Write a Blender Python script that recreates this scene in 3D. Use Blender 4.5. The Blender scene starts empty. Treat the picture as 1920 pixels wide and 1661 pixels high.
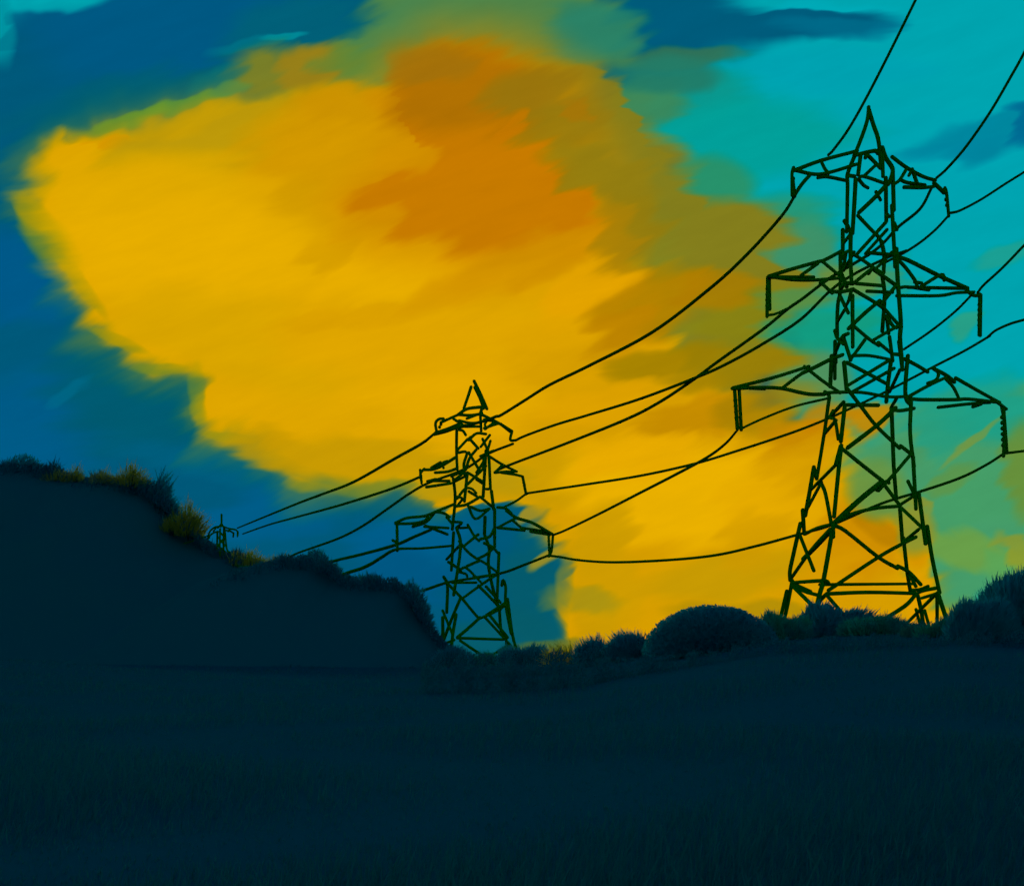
import bpy, math, random
import numpy as np
from mathutils import Vector

random.seed(7); rng = np.random.default_rng(7)
F, CX, HZ = 1880.0, 960.0, 1250.0      # lens and horizon of the view, used to turn measured angles into metres
S = bpy.context.scene
COL = S.collection

# ------------------------------------------------------------------ materials
def lin(c): return tuple(((v/255)/12.92 if v/255 <= .04045 else ((v/255+.055)/1.055)**2.4) for v in c)

def mat(name, base, rough=.9, noise=0.0, scale=4.0, transl=0.0, base2=None, spec=.1, metal=0.0, bump=0.0):
    m = bpy.data.materials.new(name); m.use_nodes = True
    nt = m.node_tree; nt.nodes.clear()
    out = nt.nodes.new('ShaderNodeOutputMaterial')
    b = nt.nodes.new('ShaderNodeBsdfPrincipled')
    b.inputs['Roughness'].default_value = rough
    b.inputs['Specular IOR Level'].default_value = spec
    b.inputs['Metallic'].default_value = metal
    tc = nt.nodes.new('ShaderNodeTexCoord')
    no = nt.nodes.new('ShaderNodeTexNoise'); no.inputs['Scale'].default_value = scale; no.inputs['Detail'].default_value = 5
    nt.links.new(tc.outputs['Object'], no.inputs['Vector'])
    mx = nt.nodes.new('ShaderNodeMix'); mx.data_type = 'RGBA'
    b2 = base2 or tuple(v*(1-noise) for v in base)
    mr = nt.nodes.new('ShaderNodeMapRange'); mr.inputs['From Min'].default_value = .35; mr.inputs['From Max'].default_value = .65
    nt.links.new(no.outputs['Fac'], mr.inputs['Value'])
    nt.links.new(mr.outputs['Result'], mx.inputs['Factor'])
    mx.inputs['A'].default_value = (*base, 1); mx.inputs['B'].default_value = (*b2, 1)
    nt.links.new(mx.outputs['Result'], b.inputs['Base Color'])
    if bump:
        bp = nt.nodes.new('ShaderNodeBump'); bp.inputs['Strength'].default_value = bump
        nt.links.new(no.outputs['Fac'], bp.inputs['Height']); nt.links.new(bp.outputs['Normal'], b.inputs['Normal'])
    if transl:
        t = nt.nodes.new('ShaderNodeBsdfTranslucent'); nt.links.new(mx.outputs['Result'], t.inputs['Color'])
        ms = nt.nodes.new('ShaderNodeMixShader'); ms.inputs[0].default_value = transl
        nt.links.new(b.outputs[0], ms.inputs[1]); nt.links.new(t.outputs[0], ms.inputs[2])
        nt.links.new(ms.outputs[0], out.inputs['Surface'])
    else:
        nt.links.new(b.outputs[0], out.inputs['Surface'])
    return m

M = {
 'steel': mat('dark_green_painted_steel', (.0008, .26, .0012), .9, .3, 1.5, spec=0),
 'glass': mat('insulator_glaze', (.0008, .24, .0012), .8, .2, 3, spec=0),
 'wire':  mat('conductor_metal', (.0008, .22, .0014), .9, .2, 1, spec=0),
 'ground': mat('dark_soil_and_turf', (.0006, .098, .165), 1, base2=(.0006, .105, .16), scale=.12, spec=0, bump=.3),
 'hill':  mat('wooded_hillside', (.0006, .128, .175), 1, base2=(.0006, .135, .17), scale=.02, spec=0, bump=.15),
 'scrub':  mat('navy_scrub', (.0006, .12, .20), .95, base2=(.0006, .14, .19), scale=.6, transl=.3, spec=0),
 'leaf':  mat('navy_foliage', (.0006, .32, .44), .95, base2=(.0006, .34, .42), scale=.6, transl=.5, spec=0),
 'leaf_green': mat('deep_green_foliage', (.001, .40, .24), .95, base2=(.001, .33, .33), scale=.8, transl=.3, spec=0),
 'leaf_teal': mat('slate_green_foliage', (.03, .30, .24), .95, base2=(.01, .15, .17), scale=.8, transl=.35, spec=0),
 'leaf_olive': mat('olive_foliage', (.42, .50, .03), .95, base2=(.16, .34, .08), scale=.7, transl=.5, spec=0),  # tint of the smoky ridge smudges put into blades; one bush shares it
 'stem':  mat('dark_bark', (.002, .06, .075), .95, .3, 3, spec=0),
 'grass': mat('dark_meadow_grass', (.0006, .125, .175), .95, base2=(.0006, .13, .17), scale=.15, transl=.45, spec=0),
}

# ------------------------------------------------------------------ helpers
def props(o, label=None, cat=None, group=None, kind=None):
    for k, v in (('label', label), ('category', cat), ('group', group), ('kind', kind)):
        if v: o[k] = v
    return o

def empty(name, loc):
    o = bpy.data.objects.new(name, None); COL.objects.link(o); o.location = loc
    o.empty_display_size = .5
    return o

def mesh_obj(name, verts, faces, m, parent=None, smooth=True):
    me = bpy.data.meshes.new(name); me.from_pydata([tuple(v) for v in verts], [], faces)
    if smooth: me.polygons.foreach_set('use_smooth', [True]*len(me.polygons))
    me.materials.append(m); me.update()
    o = bpy.data.objects.new(name, me); COL.objects.link(o)
    if parent is not None:
        o.parent = parent
    return o

def catmull(P, n=5):
    P = [Vector(p) for p in P]
    if len(P) < 3: return P
    Q = [P[0]*2-P[1]] + P + [P[-1]*2-P[-2]]
    out = []
    for i in range(1, len(Q)-2):
        a, b, c, d = Q[i-1:i+3]
        for k in range(n):
            t = k/n
            out.append(.5*((2*b)+(c-a)*t+(2*a-5*b+4*c-d)*t*t+(3*b-a-3*c+d)*t**3))
    out.append(P[-1]); return out

class Tubes:
    """collects rounded bars that belong to one part"""
    def __init__(s, origin=(0,0,0)): s.v, s.f, s.o = [], [], Vector(origin)
    def add(s, P, r0, r1=None, sides=8, smooth=4):
        r1 = r0 if r1 is None else r1
        P = [Vector(p)-s.o for p in P]
        P = catmull(P, smooth)
        Q = [P[0]]
        for p in P[1:]:
            if (p-Q[-1]).length > 1e-4: Q.append(p)
        P = Q
        if len(P) < 2: return
        n = len(P)
        d0 = (P[1]-P[0]).normalized(); d1 = (P[-1]-P[-2]).normalized()
        pts = [(P[0]-d0*r0*.8, r0*.45), (P[0]-d0*r0*.3, r0*.9)]
        for i, p in enumerate(P): pts.append((p, r0+(r1-r0)*i/(n-1)))
        pts += [(P[-1]+d1*r1*.3, r1*.9), (P[-1]+d1*r1*.8, r1*.45)]
        b = len(s.v); up = None
        for i, (p, r) in enumerate(pts):
            a = pts[max(0, i-1)][0]; c = pts[min(len(pts)-1, i+1)][0]
            t = (c-a).normalized()
            if up is None:
                up = Vector((0,1,0)) if abs(t.y) < .9 else Vector((1,0,0))
            x = (up - t*up.dot(t)).normalized(); y = t.cross(x); up = x
            for k in range(sides):
                w = 2*math.pi*k/sides
                s.v.append(p + (x*math.cos(w)+y*math.sin(w))*r)
        for i in range(len(pts)-1):
            for k in range(sides):
                k2 = (k+1) % sides
                s.f.append((b+i*sides+k, b+i*sides+k2, b+(i+1)*sides+k2, b+(i+1)*sides+k))
        s.f.append(tuple(b+k for k in reversed(range(sides))))
        e = b+(len(pts)-1)*sides
        s.f.append(tuple(e+k for k in range(sides)))
    def build(s, name, m, parent=None): return mesh_obj(name, s.v, s.f, m, parent)

def interp(tab, x):
    return float(np.interp(x, [t[0] for t in tab], [t[1] for t in tab]))

# ------------------------------------------------------------------ pylons
class Pylon:
    """a square lattice tower turned by `rot`; the bars of each face lie on that face"""
    def __init__(s, px, Y, rot, half, inner, arms, zoom):
        s.Y = Y; s.c, s.s = math.cos(rot), math.sin(rot)
        s.C = Vector(((px-CX)/F*Y, Y, 0)); s.half, s.inner, s.arms = half, inner, arms
        s.Cn = -s.s*s.C.x + s.c*s.C.y
        s.k = s.c + s.s
        s.zoom = zoom
    def m(s, px): return px*s.Y/F
    def h(s, py): return s.m(interp(s.half, py))/s.k
    def world(s, px, py, tag):
        u = (px-CX)/F; h = s.h(py)
        hp = interp(s.half, py); hi = interp(s.inner, py)
        cpx = CX + s.C.x/s.Y*F
        off = 0
        if tag in ('F', 'LF', 'RF'): off = -h
        elif tag in ('B', 'LB', 'RB'): off = h
        elif tag == 'S': t = min(1, max(0, (px-(cpx-hp))/max(1, hp-hi))); off = h-2*h*t
        elif tag == 'T': t = min(1, max(0, (px-(cpx+hi))/max(1, hp-hi))); off = h-2*h*t
        elif tag in ('AF', 'AB'):
            a = abs(px-cpx); L = next(l for y, l in s.arms if py < y)
            fac = min(1, max(0, 1-(a-hp)/(L-hp)))
            off = (-h if tag == 'AF' else h)*fac
        Y = (off + s.Cn)/(s.c - s.s*u)
        return Vector((u*Y, Y, (HZ-py)/F*Y))
    def pts(s, zi, tag, P):
        ox, oy, sc = s.zoom[zi]
        return [s.world(ox+x/sc, oy+y/sc, tag) for x, y in P]

Z1 = (1340, 180, 3.3103); Z2 = (1340, 640, 2.769); Z3 = (680, 700, 2.7675); Z4 = (330, 840, 3.84)
P1 = Pylon(1625, 95, math.radians(13),
   [(200, 2), (285, 30), (330, 43), (440, 45), (540, 55), (670, 66), (740, 74), (880, 92), (980, 112), (1100, 140), (1200, 165)],
   [(200, 1), (285, 22), (330, 29), (540, 31), (670, 42), (740, 46), (880, 50), (980, 66), (1100, 82), (1200, 100)],
   [(460, 142), (650, 208), (9999, 255)], [Z1, Z2])
P2 = Pylon(888, 185, math.radians(16),
   [(715, 2), (765, 20), (800, 33), (900, 35), (1000, 41), (1100, 52), (1200, 72), (1260, 86)],
   [(715, 1), (765, 12), (800, 18), (900, 19), (1000, 22), (1100, 28), (1200, 40), (1260, 50)],
   [(845, 72), (945, 98), (9999, 148)], [Z3])
P3 = Pylon(415, 780, math.radians(16), [(960, 1), (985, 5), (1060, 12)], [(960, .5), (985, 3), (1060, 7)], [(9999, 32)], [Z4])

def build_pylon(T, root, r, legs, peak, braces, arms, insul, feet, steel):
    """every bar is traced on its face; legs, peak, arms, insulators and each brace are parts"""
    o = root.location
    def tube(items, rr):
        tb = Tubes(o)
        for it in items:
            zi, tag, P = it[:3]; w = it[3] if len(it) > 3 else 1
            j = random.uniform(.94, 1.08)
            tb.add(T.pts(zi, tag, P), rr*w*j, rr*w*j*random.uniform(.88, 1.05))
        return tb
    for tag in ('LB', 'LF', 'RB', 'RF'):
        lo = tube([(z, tag, P) for z, P in legs[tag]], r*1.04).build('tower_leg', steel, root)
        if tag in feet:
            a = feet[tag]
            fb = Tubes(o); p = T.world(*a, tag)
            fb.add([p+Vector((0,0,.3)), p-Vector((0,0,2.2))], r*3.0, r*3.4, sides=10)
            fb.build('footing', M['stem'], lo)
    tube(peak, r).build('peak', steel, root)
    for b in braces: tube([b], r*.88).build('brace', steel, root)
    for chords, struts in arms:
        ao = tube(chords, r*.92).build('cross_arm', steel, root)
        for st in struts: tube([st], r*.84).build('strut', steel, ao)
    for bars in insul:
        io = tube(bars, r*.85).build('insulator', M['glass'], root)
        # rain sheds down each string
        zi, tag, P = bars[0][:3]
        Q = T.pts(zi, tag, P); top, bot = Q[0], Q[-1]
        L = (bot-top).length
        if L > 2.2:
            sh = Tubes(o); n = int(L/.5)
            for k in range(2, n-1):
                c = top.lerp(bot, k/n)
                sh.add([c+Vector((0,0,.05)), c-Vector((0,0,.05))], r*.98, r*1.04, sides=10)
            sh.build('shed', M['glass'], io)

g = lambda z, t, *a: [(z, t, p) for p in a]
# --- near pylon
p1_legs = {
 'LB': [(0,[(870,370),(825,485),(825,560),(820,845)]),(0,[(805,775),(830,815)]),(0,[(795,832),(795,950),(790,1010)]),(0,[(780,965),(780,1200),(765,1290),(760,1410),(762,1490)]),
        (0,[(748,1530),(752,1655)]),(1,[(625,0),(624,195)]),(1,[(607,75),(600,235)]),(1,[(572,262),(594,285),(588,340),(570,470),(530,715)]),(1,[(515,652),(495,770),(470,905)]),
        (1,[(516,660),(530,712)]),(1,[(457,875),(465,1000)]),(1,[(445,945),(410,1100),(391,1190),(392,1240)]),(1,[(403,1240),(372,1400),(345,1500),(300,1660)]),(1,[(375,1295),(340,1440),(285,1620)])],
 'LF': [(0,[(905,372),(890,490)]),(0,[(875,518),(865,700),(855,855)]),(0,[(845,830),(843,1000),(850,1165)]),(0,[(855,1240),(857,1558)]),(1,[(672,110),(685,250)]),
        (1,[(676,330),(655,520)]),(1,[(657,540),(640,700),(620,910)]),(1,[(655,545),(630,640)]),(1,[(615,950),(615,1015)]),(1,[(608,1000),(565,1240),(545,1312),(500,1500),(470,1660)])],
 'RB': [(0,[(1062,510),(1065,780)]),(0,[(1035,905),(1052,990),(1048,1100)]),(0,[(1040,1120),(1055,1240),(1040,1460)]),(0,[(1068,1365),(1080,1475)]),(0,[(1085,1495),(1105,1645)]),
        (1,[(915,105),(900,220),(891,315)]),(1,[(918,345),(924,500),(930,650),(942,808)]),(1,[(962,870),(975,1040)]),(1,[(980,1020),(1000,1200),(1015,1292)]),(1,[(1055,1320),(1076,1420),(1110,1660)])],
 'RF': [(0,[(1105,455),(1112,710)]),(0,[(1100,680),(1120,1060)]),(0,[(1128,950),(1135,1130),(1155,1400),(1150,1500),(1162,1660)]),(1,[(958,0),(975,148)]),(1,[(1003,75),(990,230),(995,300),(1020,330)]),
        (1,[(1020,310),(1015,480),(1035,650)]),(1,[(1030,600),(1045,870)]),(1,[(1060,790),(1095,1050)]),(1,[(1103,960),(1130,1130),(1168,1305)]),(1,[(1158,1305),(1205,1450),(1260,1660)])],
}
p1_peak = g(0,'LF',[(955,70),(955,95),(945,160),(915,250),(872,360)]) + g(0,'RF',[(958,90),(985,180),(1015,270),(1030,400),(1035,450)],[(1040,320),(1062,385),(1105,455),(1092,520),(1075,550)],[(1040,325),(1045,500)]) + g(0,'F',[(865,370),(990,342),(1012,355),(1030,358)])
p1_br = (g(0,'F',[(935,385),(950,370),(1030,450)],[(895,515),(925,500),(1060,545)],[(888,742),(950,808),(1010,870)],[(1062,785),(885,980)],
   [(865,985),(920,1020),(985,1065),(1045,1105)],[(980,1068),(860,1165)],[(990,1080),(1125,1175)],[(880,1165),(1040,1178)],[(865,1205),(1000,1285),(1055,1325)],[(1125,1178),(1035,1290)],
   [(1025,1270),(930,1350),(830,1445)],[(1050,1318),(1150,1430)],[(865,1430),(960,1510),(1020,1550)],[(1150,1420),(985,1515)],[(935,1510),(840,1640)],[(1015,1530),(1100,1600)],[(855,1612),(960,1612),(1085,1635)])
 + [(0,'F',[(1060,560),(985,640),(895,725)],1.25)]
 + g(0,'B',[(1005,425),(925,500)],[(895,520),(925,555),(952,572)],[(1000,595),(1030,648)],[(1070,830),(935,980)],[(945,973),(1085,985)],[(1010,865),(1037,910)],[(1100,970),(1045,1030),(990,1080)],[(980,1070),(955,1105)],[(945,1212),(1105,1220)])
 + g(0,'T',[(1070,735),(1085,750)],[(1115,790),(1132,832)],[(1070,1370),(1105,1425),(1130,1440)],[(1100,1602),(1150,1605)])
 + g(0,'S',[(830,495),(868,500)],[(855,842),(800,915)],[(800,985),(825,965),(850,970)],[(815,975),(797,1080)],[(865,970),(800,1085)],[(785,1100),(820,1185)],[(780,1205),(810,1165),(860,1165)],[(720,1215),(790,1215),(860,1200)],
   [(780,1245),(830,1348)],[(850,1200),(832,1270),(810,1310)],[(805,1330),(757,1410)],[(745,1455),(760,1500),(800,1540)],[(800,1500),(845,1640)],[(828,1475),(790,1500),(745,1600)])
 + g(1,'F',[(685,110),(800,170),(895,222)],[(912,95),(690,230)],[(560,275),(600,266),(760,265),(900,288),(1020,285)],[(680,330),(850,332)],[(684,240),(765,345),(840,440),(960,555)],[(965,542),(1020,585)],[(1015,590),(930,690),(850,775)],
   [(665,560),(770,645),(872,725)],[(870,730),(960,850)],[(610,950),(700,900),(830,867),(960,855)],[(590,1292),(850,1120),(985,1045),(1045,1015)],[(620,955),(680,985),(850,1120),(950,1178)],[(950,1165),(1010,1198),(1070,1262)],[(580,1310),(800,1302),(1045,1308)],
   [(580,1315),(715,1470),(800,1570)],[(1045,1312),(985,1375),(830,1470),(700,1540)])
 + [(1,'F',[(940,345),(850,430),(690,553)],1.2),(1,'F',[(860,735),(750,825),(625,940)],1.35)]
 + g(1,'B',[(932,140),(710,265)],[(545,1262),(1040,1258)],[(905,735),(885,730),(850,772),(835,765)])
 + g(1,'T',[(962,148),(908,262)],[(915,352),(960,360),(1035,348)],[(945,295),(915,345)],[(960,850),(1050,792)],[(1003,725),(1035,790)],[(965,860),(1085,975)],[(1060,975),(975,1045)],[(1020,1290),(1060,1288),(1108,1270)],[(1045,1310),(1090,1292),(1160,1278)],
   [(1008,1205),(1045,1272)],[(1145,1315),(1060,1400),(960,1500)],[(1155,1310),(1155,1520)],[(1045,1390),(1080,1520)],[(1090,1395),(1125,1520)],[(1155,1308),(1075,1332)])
 + g(1,'S',[(670,315),(600,390)],[(615,360),(600,395),(625,410),(642,508)],[(630,410),(572,478)],[(630,640),(500,770)],[(555,730),(470,890)],[(550,730),(575,790),(605,945)],[(470,1000),(530,970),(610,950)],
   [(600,975),(500,1085),(400,1225)],[(440,1000),(515,1190)],[(400,1252),(560,1242),(590,1252)],[(400,1262),(460,1295),(530,1315)],[(405,1255),(497,1298)],[(405,1270),(520,1385),(600,1480)],[(575,1315),(520,1378),(430,1500)])
 + [(1,'S',[(600,985),(530,1060),(460,1130)],1.3)])
p1_arms = [
 (g(0,'AF',[(490,465),(660,402),(885,342)],[(500,462),(620,487),(715,475),(880,425)])+g(0,'AB',[(640,508),(700,503),(820,527)]), g(0,'AF',[(660,405),(685,455),(708,482)],[(497,615),(540,550),(592,490)])),
 (g(0,'AF',[(1100,378),(1190,445),(1290,500),(1370,525)],[(1175,567),(1290,570),(1360,563)],[(1360,540),(1425,602)])+g(0,'AB',[(1160,525),(1200,540),(1305,555)]), g(0,'AF',[(1190,455),(1150,520),(1115,548)],[(1225,455),(1255,540)],[(1225,460),(1205,495)])),
 (g(0,'AF',[(335,1120),(480,1075),(640,1030),(680,1020),(780,967)],[(340,1120),(400,1130),(500,1142),(640,1142),(775,1130)])+g(0,'AB',[(350,1125),(480,1125),(615,1125)]), g(0,'AF',[(640,1040),(535,1115)],[(672,1030),(770,1112)],[(655,1162),(720,1130)],[(670,1168),(730,1225)])),
 (g(0,'AF',[(1140,1000),(1210,1025),(1400,1120),(1570,1195)],[(1130,1240),(1390,1240),(1500,1222),(1610,1218)],[(1560,1200),(1600,1236),(1650,1240)])+g(0,'AB',[(1150,1190),(1200,1186),(1330,1206)],[(1200,1188),(1570,1195)]), g(0,'AF',[(1130,1010),(1180,1060),(1240,1140),(1257,1182)],[(1240,1155),(1285,1162)],[(1270,1190),(1405,1110),(1425,1145)])),
 (g(1,'AF',[(95,242),(300,190),(490,130)],[(455,165),(520,135),(600,95),(665,70)],[(90,245),(250,240),(350,245),(440,265),(500,275),(570,275)])+g(1,'AB',[(130,240),(260,245)]), g(1,'AF',[(465,130),(560,205),(652,268)],[(355,240),(400,205),(455,165)])),
 (g(1,'AF',[(985,92),(1050,125),(1107,160)],[(1130,138),(1200,175),(1245,212)],[(1250,190),(1400,275),(1480,318)],[(1015,298),(1080,303),(1250,303),(1320,300),(1480,318)],[(1470,318),(1515,352)])+g(1,'AB',[(1160,343),(1290,328),(1380,320),(1430,318)],[(1340,340),(1385,325)]), g(1,'AF',[(1140,145),(1162,165),(1150,200),(1105,218)],[(1010,285),(1110,230),(1200,188)],[(1200,195),(1240,240),(1267,295)])),
]
p1_ins = [g(0,'A0',[(490,445),(480,485),(480,620)],[(485,520),(497,625)]), g(0,'A0',[(1428,570),(1440,610),(1453,748)]), g(0,'A0',[(330,1125),(325,1370)],[(338,1125),(342,1325)]),
 g(0,'A0',[(1645,1230),(1642,1485)],[(1652,1235),(1649,1488)]), g(1,'A0',[(103,245),(118,455)],[(127,245),(138,460)]), g(1,'A0',[(1490,335),(1505,430),(1500,597)],[(1500,345),(1518,580)])]

def base_of(T, z): return (T.C.x, T.C.y, z)
pyl1 = empty('transmission_pylon', base_of(P1, 1.5))
props(pyl1, 'tallest dark green lattice pylon, nearest, with its base among the bushes', 'pylon', 'pylons carrying the power lines')
build_pylon(P1, pyl1, P1.m(3.9), p1_legs, p1_peak, p1_br, p1_arms, p1_ins,
            {'LB': (1448, 1240), 'LF': (1509, 1240), 'RB': (1742, 1240), 'RF': (1796, 1240)}, M['steel'])

# --- second pylon
p2_legs = {
 'LB': [(0,[(488,298),(487,410),(491,500)]),(0,[(470,545),(480,650),(465,810)]),(0,[(472,825),(460,1022)]),(0,[(420,1055),(440,1100),(436,1240)]),(0,[(415,1265),(412,1400),(370,1620)])],
 'LF': [(0,[(543,515),(528,665)]),(0,[(487,800),(508,900),(472,1150)]),(0,[(485,1250),(465,1375),(452,1560)])],
 'RB': [(0,[(640,400),(625,640)]),(0,[(635,745),(632,835)]),(0,[(632,835),(657,910),(652,985),(672,1100),(708,1225)]),(0,[(710,1230),(718,1330),(745,1385),(775,1560)])],
 'RF': [(0,[(655,430),(663,600)]),(0,[(668,610),(680,705)]),(0,[(685,705),(685,900)]),(0,[(707,930),(698,1170)]),(0,[(722,1100),(729,1072),(742,1110),(742,1200),(770,1350)]),(0,[(752,1170),(785,1390),(860,1590)])],
}
p2_peak = g(0,'LF',[(563,70),(545,125),(525,182)])+g(0,'RF',[(578,40),(615,115),(645,185)],[(582,72),(610,130),(628,182)])+g(0,'F',[(495,215),(540,185),(610,175)],[(497,214),(555,218),(605,212)],[(620,178),(612,205)])
p2_br = (g(0,'F',[(500,293),(520,298),(535,320)],[(492,398),(545,340)],[(550,347),(590,312),(640,315)],[(560,345),(600,390)],[(660,320),(612,382)],[(622,340),(650,400)],[(490,412),(540,410),(525,470),(530,525)],[(590,395),(555,440),(535,500)],
   [(550,410),(605,502)],[(610,430),(680,400)],[(663,350),(640,430)],[(645,420),(620,470),(590,515)],[(545,515),(620,560)],[(540,580),(640,480)],[(490,650),(530,600),(565,598),(590,622)],[(480,690),(540,680),(610,640)],[(610,640),(672,692)],
   [(545,680),(585,755),(658,702)],[(560,692),(610,712),(658,702)],[(545,785),(580,845),(605,870)],[(600,835),(520,900)],[(610,860),(660,845),(685,800)],[(500,870),(545,925),(592,962)],[(595,962),(640,940),(675,910)],[(630,880),(675,902),(702,932)],
   [(540,1000),(600,975),(625,978),(700,1032)],[(510,1015),(540,1010),(615,1085)],[(575,1062),(640,1050),(692,1042)],[(692,1045),(610,1100),(520,1165)],[(465,1085),(590,1085)],[(600,1100),(660,1160),(718,1222)],[(640,1105),(715,1188)],[(515,1165),(555,1215),(600,1268)],
   [(745,1200),(680,1240),(610,1270)],[(740,1190),(640,1255)],[(610,1265),(550,1320),(490,1370)],[(630,1260),(770,1412)],[(660,1255),(752,1370)],[(490,1372),(730,1380)],[(505,1385),(645,1480)],[(752,1410),(645,1480)],[(480,550),(530,512)])
 + g(0,'B',[(610,205),(615,300)],[(590,550),(632,577)],[(550,612),(592,637)],[(628,430),(625,500)],[(575,1055),(610,1058)],[(500,1030),(535,1040),(543,1055)],[(560,330),(545,345)])
 + g(0,'S',[(460,535),(495,520),(525,510)],[(470,565),(530,535)],[(490,640),(517,650),(495,682)],[(500,895),(435,965)],[(445,978),(510,1020)],[(430,1080),(475,1125),(520,1172)],[(415,1230),(465,1350)],[(510,1160),(455,1290),(415,1400)],[(475,1382),(400,1412)],[(475,770),(515,775),(490,800),(550,800)])
 + g(0,'T',[(640,600),(655,600)],[(655,905),(680,905)],[(745,1400),(790,1500)]))
p2_arms = [
 (g(0,'AF',[(405,255),(495,215)],[(370,318),(440,300),(500,275),(535,270)])+g(0,'AB',[(378,308),(440,288),(495,265)]), g(0,'AF',[(470,235),(530,275)],[(500,245),(560,258),(610,255)],[(540,235),(620,205)],[(530,276),(605,276)])),
 (g(0,'AF',[(620,215),(700,255),(775,300)],[(630,285),(700,262),(725,266)])+g(0,'AB',[(630,240),(700,255),(768,305)]), g(0,'AF',[(655,235),(635,262),(640,288)],[(635,290),(690,248)])),
 (g(0,'AF',[(480,437),(410,480),(365,498),(318,500)],[(485,495),(440,510),(375,515)],[(330,590),(460,570)])+g(0,'AB',[(335,560),(380,548)],[(345,558),(450,558)]), g(0,'AF',[(355,490),(405,460)],[(375,495),(425,465)],[(440,455),(415,465),(420,492)])),
 (g(0,'AF',[(660,432),(720,470),(800,510)],[(685,515),(745,510),(792,510)],[(720,515),(790,525),(830,535)]), g(0,'AF',[(685,515),(722,480)],[(722,480),(745,482)])),
 (g(0,'AF',[(170,775),(230,750),(320,740),(385,715),(470,680)],[(170,780),(260,778),(320,765),(340,740)],[(320,795),(445,802)])+g(0,'AB',[(260,795),(330,770),(375,720)],[(325,790),(440,835)]), g(0,'AF',[(375,718),(420,725),(452,745)],[(435,745),(468,785)])),
 (g(0,'AF',[(700,695),(740,700),(772,725)],[(745,712),(800,750),(880,775),(985,835)],[(700,800),(840,815)])+g(0,'AB',[(820,800),(940,820),(970,840)],[(870,820),(960,835)]), g(0,'AF',[(795,750),(700,800)],[(775,760),(832,808)])),
]
p2_ins = [g(0,'A0',[(420,235),(395,238),(378,260),(385,308)]), g(0,'A0',[(775,300),(766,345),(790,348)]), g(0,'A0',[(298,500),(306,572)],[(320,495),(300,520),(305,560)]), g(0,'A0',[(830,535),(848,627)]),
 g(0,'A0',[(178,785),(180,920)],[(155,865),(185,882)]), g(0,'A0',[(965,840),(970,948)],[(988,835),(980,920),(965,950)])]
pyl2 = empty('transmission_pylon', base_of(P2, -1.0))
props(pyl2, 'middle sized lattice pylon rising from the dip between the dark hills', 'pylon', 'pylons carrying the power lines')
build_pylon(P2, pyl2, P2.m(3.05), p2_legs, p2_peak, p2_br, p2_arms, p2_ins,
            {'LB': (812, 1290), 'LF': (843, 1275), 'RB': (962, 1270), 'RF': (992, 1280)}, M['steel'])

# --- far pylon
p3_legs = {'LB': [(0,[(298,600),(298,720),(318,760),(322,840)])], 'LF': [(0,[(318,580),(316,740),(330,850)])], 'RB': [(0,[(345,580),(342,740),(350,850)])], 'RF': [(0,[(352,600),(362,700),(372,740),(400,760),(418,800)])]}
p3_peak = g(0,'A0',[(328,478),(328,560)],[(328,545),(300,575)],[(330,550),(352,580)])
p3_br = g(0,'F',[(302,640),(352,700)],[(350,640),(305,700)],[(300,700),(355,745)],[(355,700),(310,750)],[(310,600),(350,640)])
p3_arms = [(g(0,'AF',[(325,565),(285,568),(250,592),(232,630)]), g(0,'AF',[(290,570),(270,600)])), (g(0,'AF',[(340,565),(385,580),(430,588),(445,605)]), g(0,'AF',[(390,580),(375,600)])),
           (g(0,'AF',[(315,600),(275,608),(245,630),(238,650)]), []), (g(0,'AF',[(350,590),(390,598),(415,612)]), [])]
p3_ins = [g(0,'A0',[(232,630),(230,655)]), g(0,'A0',[(445,600),(443,635)]), g(0,'A0',[(415,610),(412,640)])]
pyl3 = empty('transmission_pylon', base_of(P3, 70))
props(pyl3, 'tiny far pylon on the slope of the hill, smallest in the line', 'pylon', 'pylons carrying the power lines')
build_pylon(P3, pyl3, P3.m(1.85), p3_legs, p3_peak, p3_br, p3_arms, p3_ins, {}, M['steel'])

# ------------------------------------------------------------------ wires
N0 = (P1.C-P2.C).normalized()*85          # towards the pylon behind the viewer
def wire(label, A, B, trace, w0, w1):
    """hangs in the vertical plane A-B; A, B: (pylon, px, py) or a plan vector"""
    a = A[0].world(A[1], A[2], 'A0')
    b = a + N0 if B is None else B[0].world(B[1], B[2], 'A0')
    d = b - a; pts = []; ts = []
    for px, py in trace:
        u = (px-CX)/F
        t = (u*a.y - a.x)/(d.x - u*d.y)
        Y = a.y + t*d.y
        if Y < 4: break
        pts.append(Vector((a.x+t*d.x, Y, (HZ-py)/F*Y))); ts.append(Y)
    tb = Tubes(a)
    tb.add([p for p in pts], w0*1.12*pts[0].y/F, w1*1.12*pts[-1].y/F, sides=6, smooth=6)
    o = tb.build('power_line', M['wire']); o.location = a
    props(o, label, 'power line', 'power lines strung between the pylons')
    return o

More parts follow.
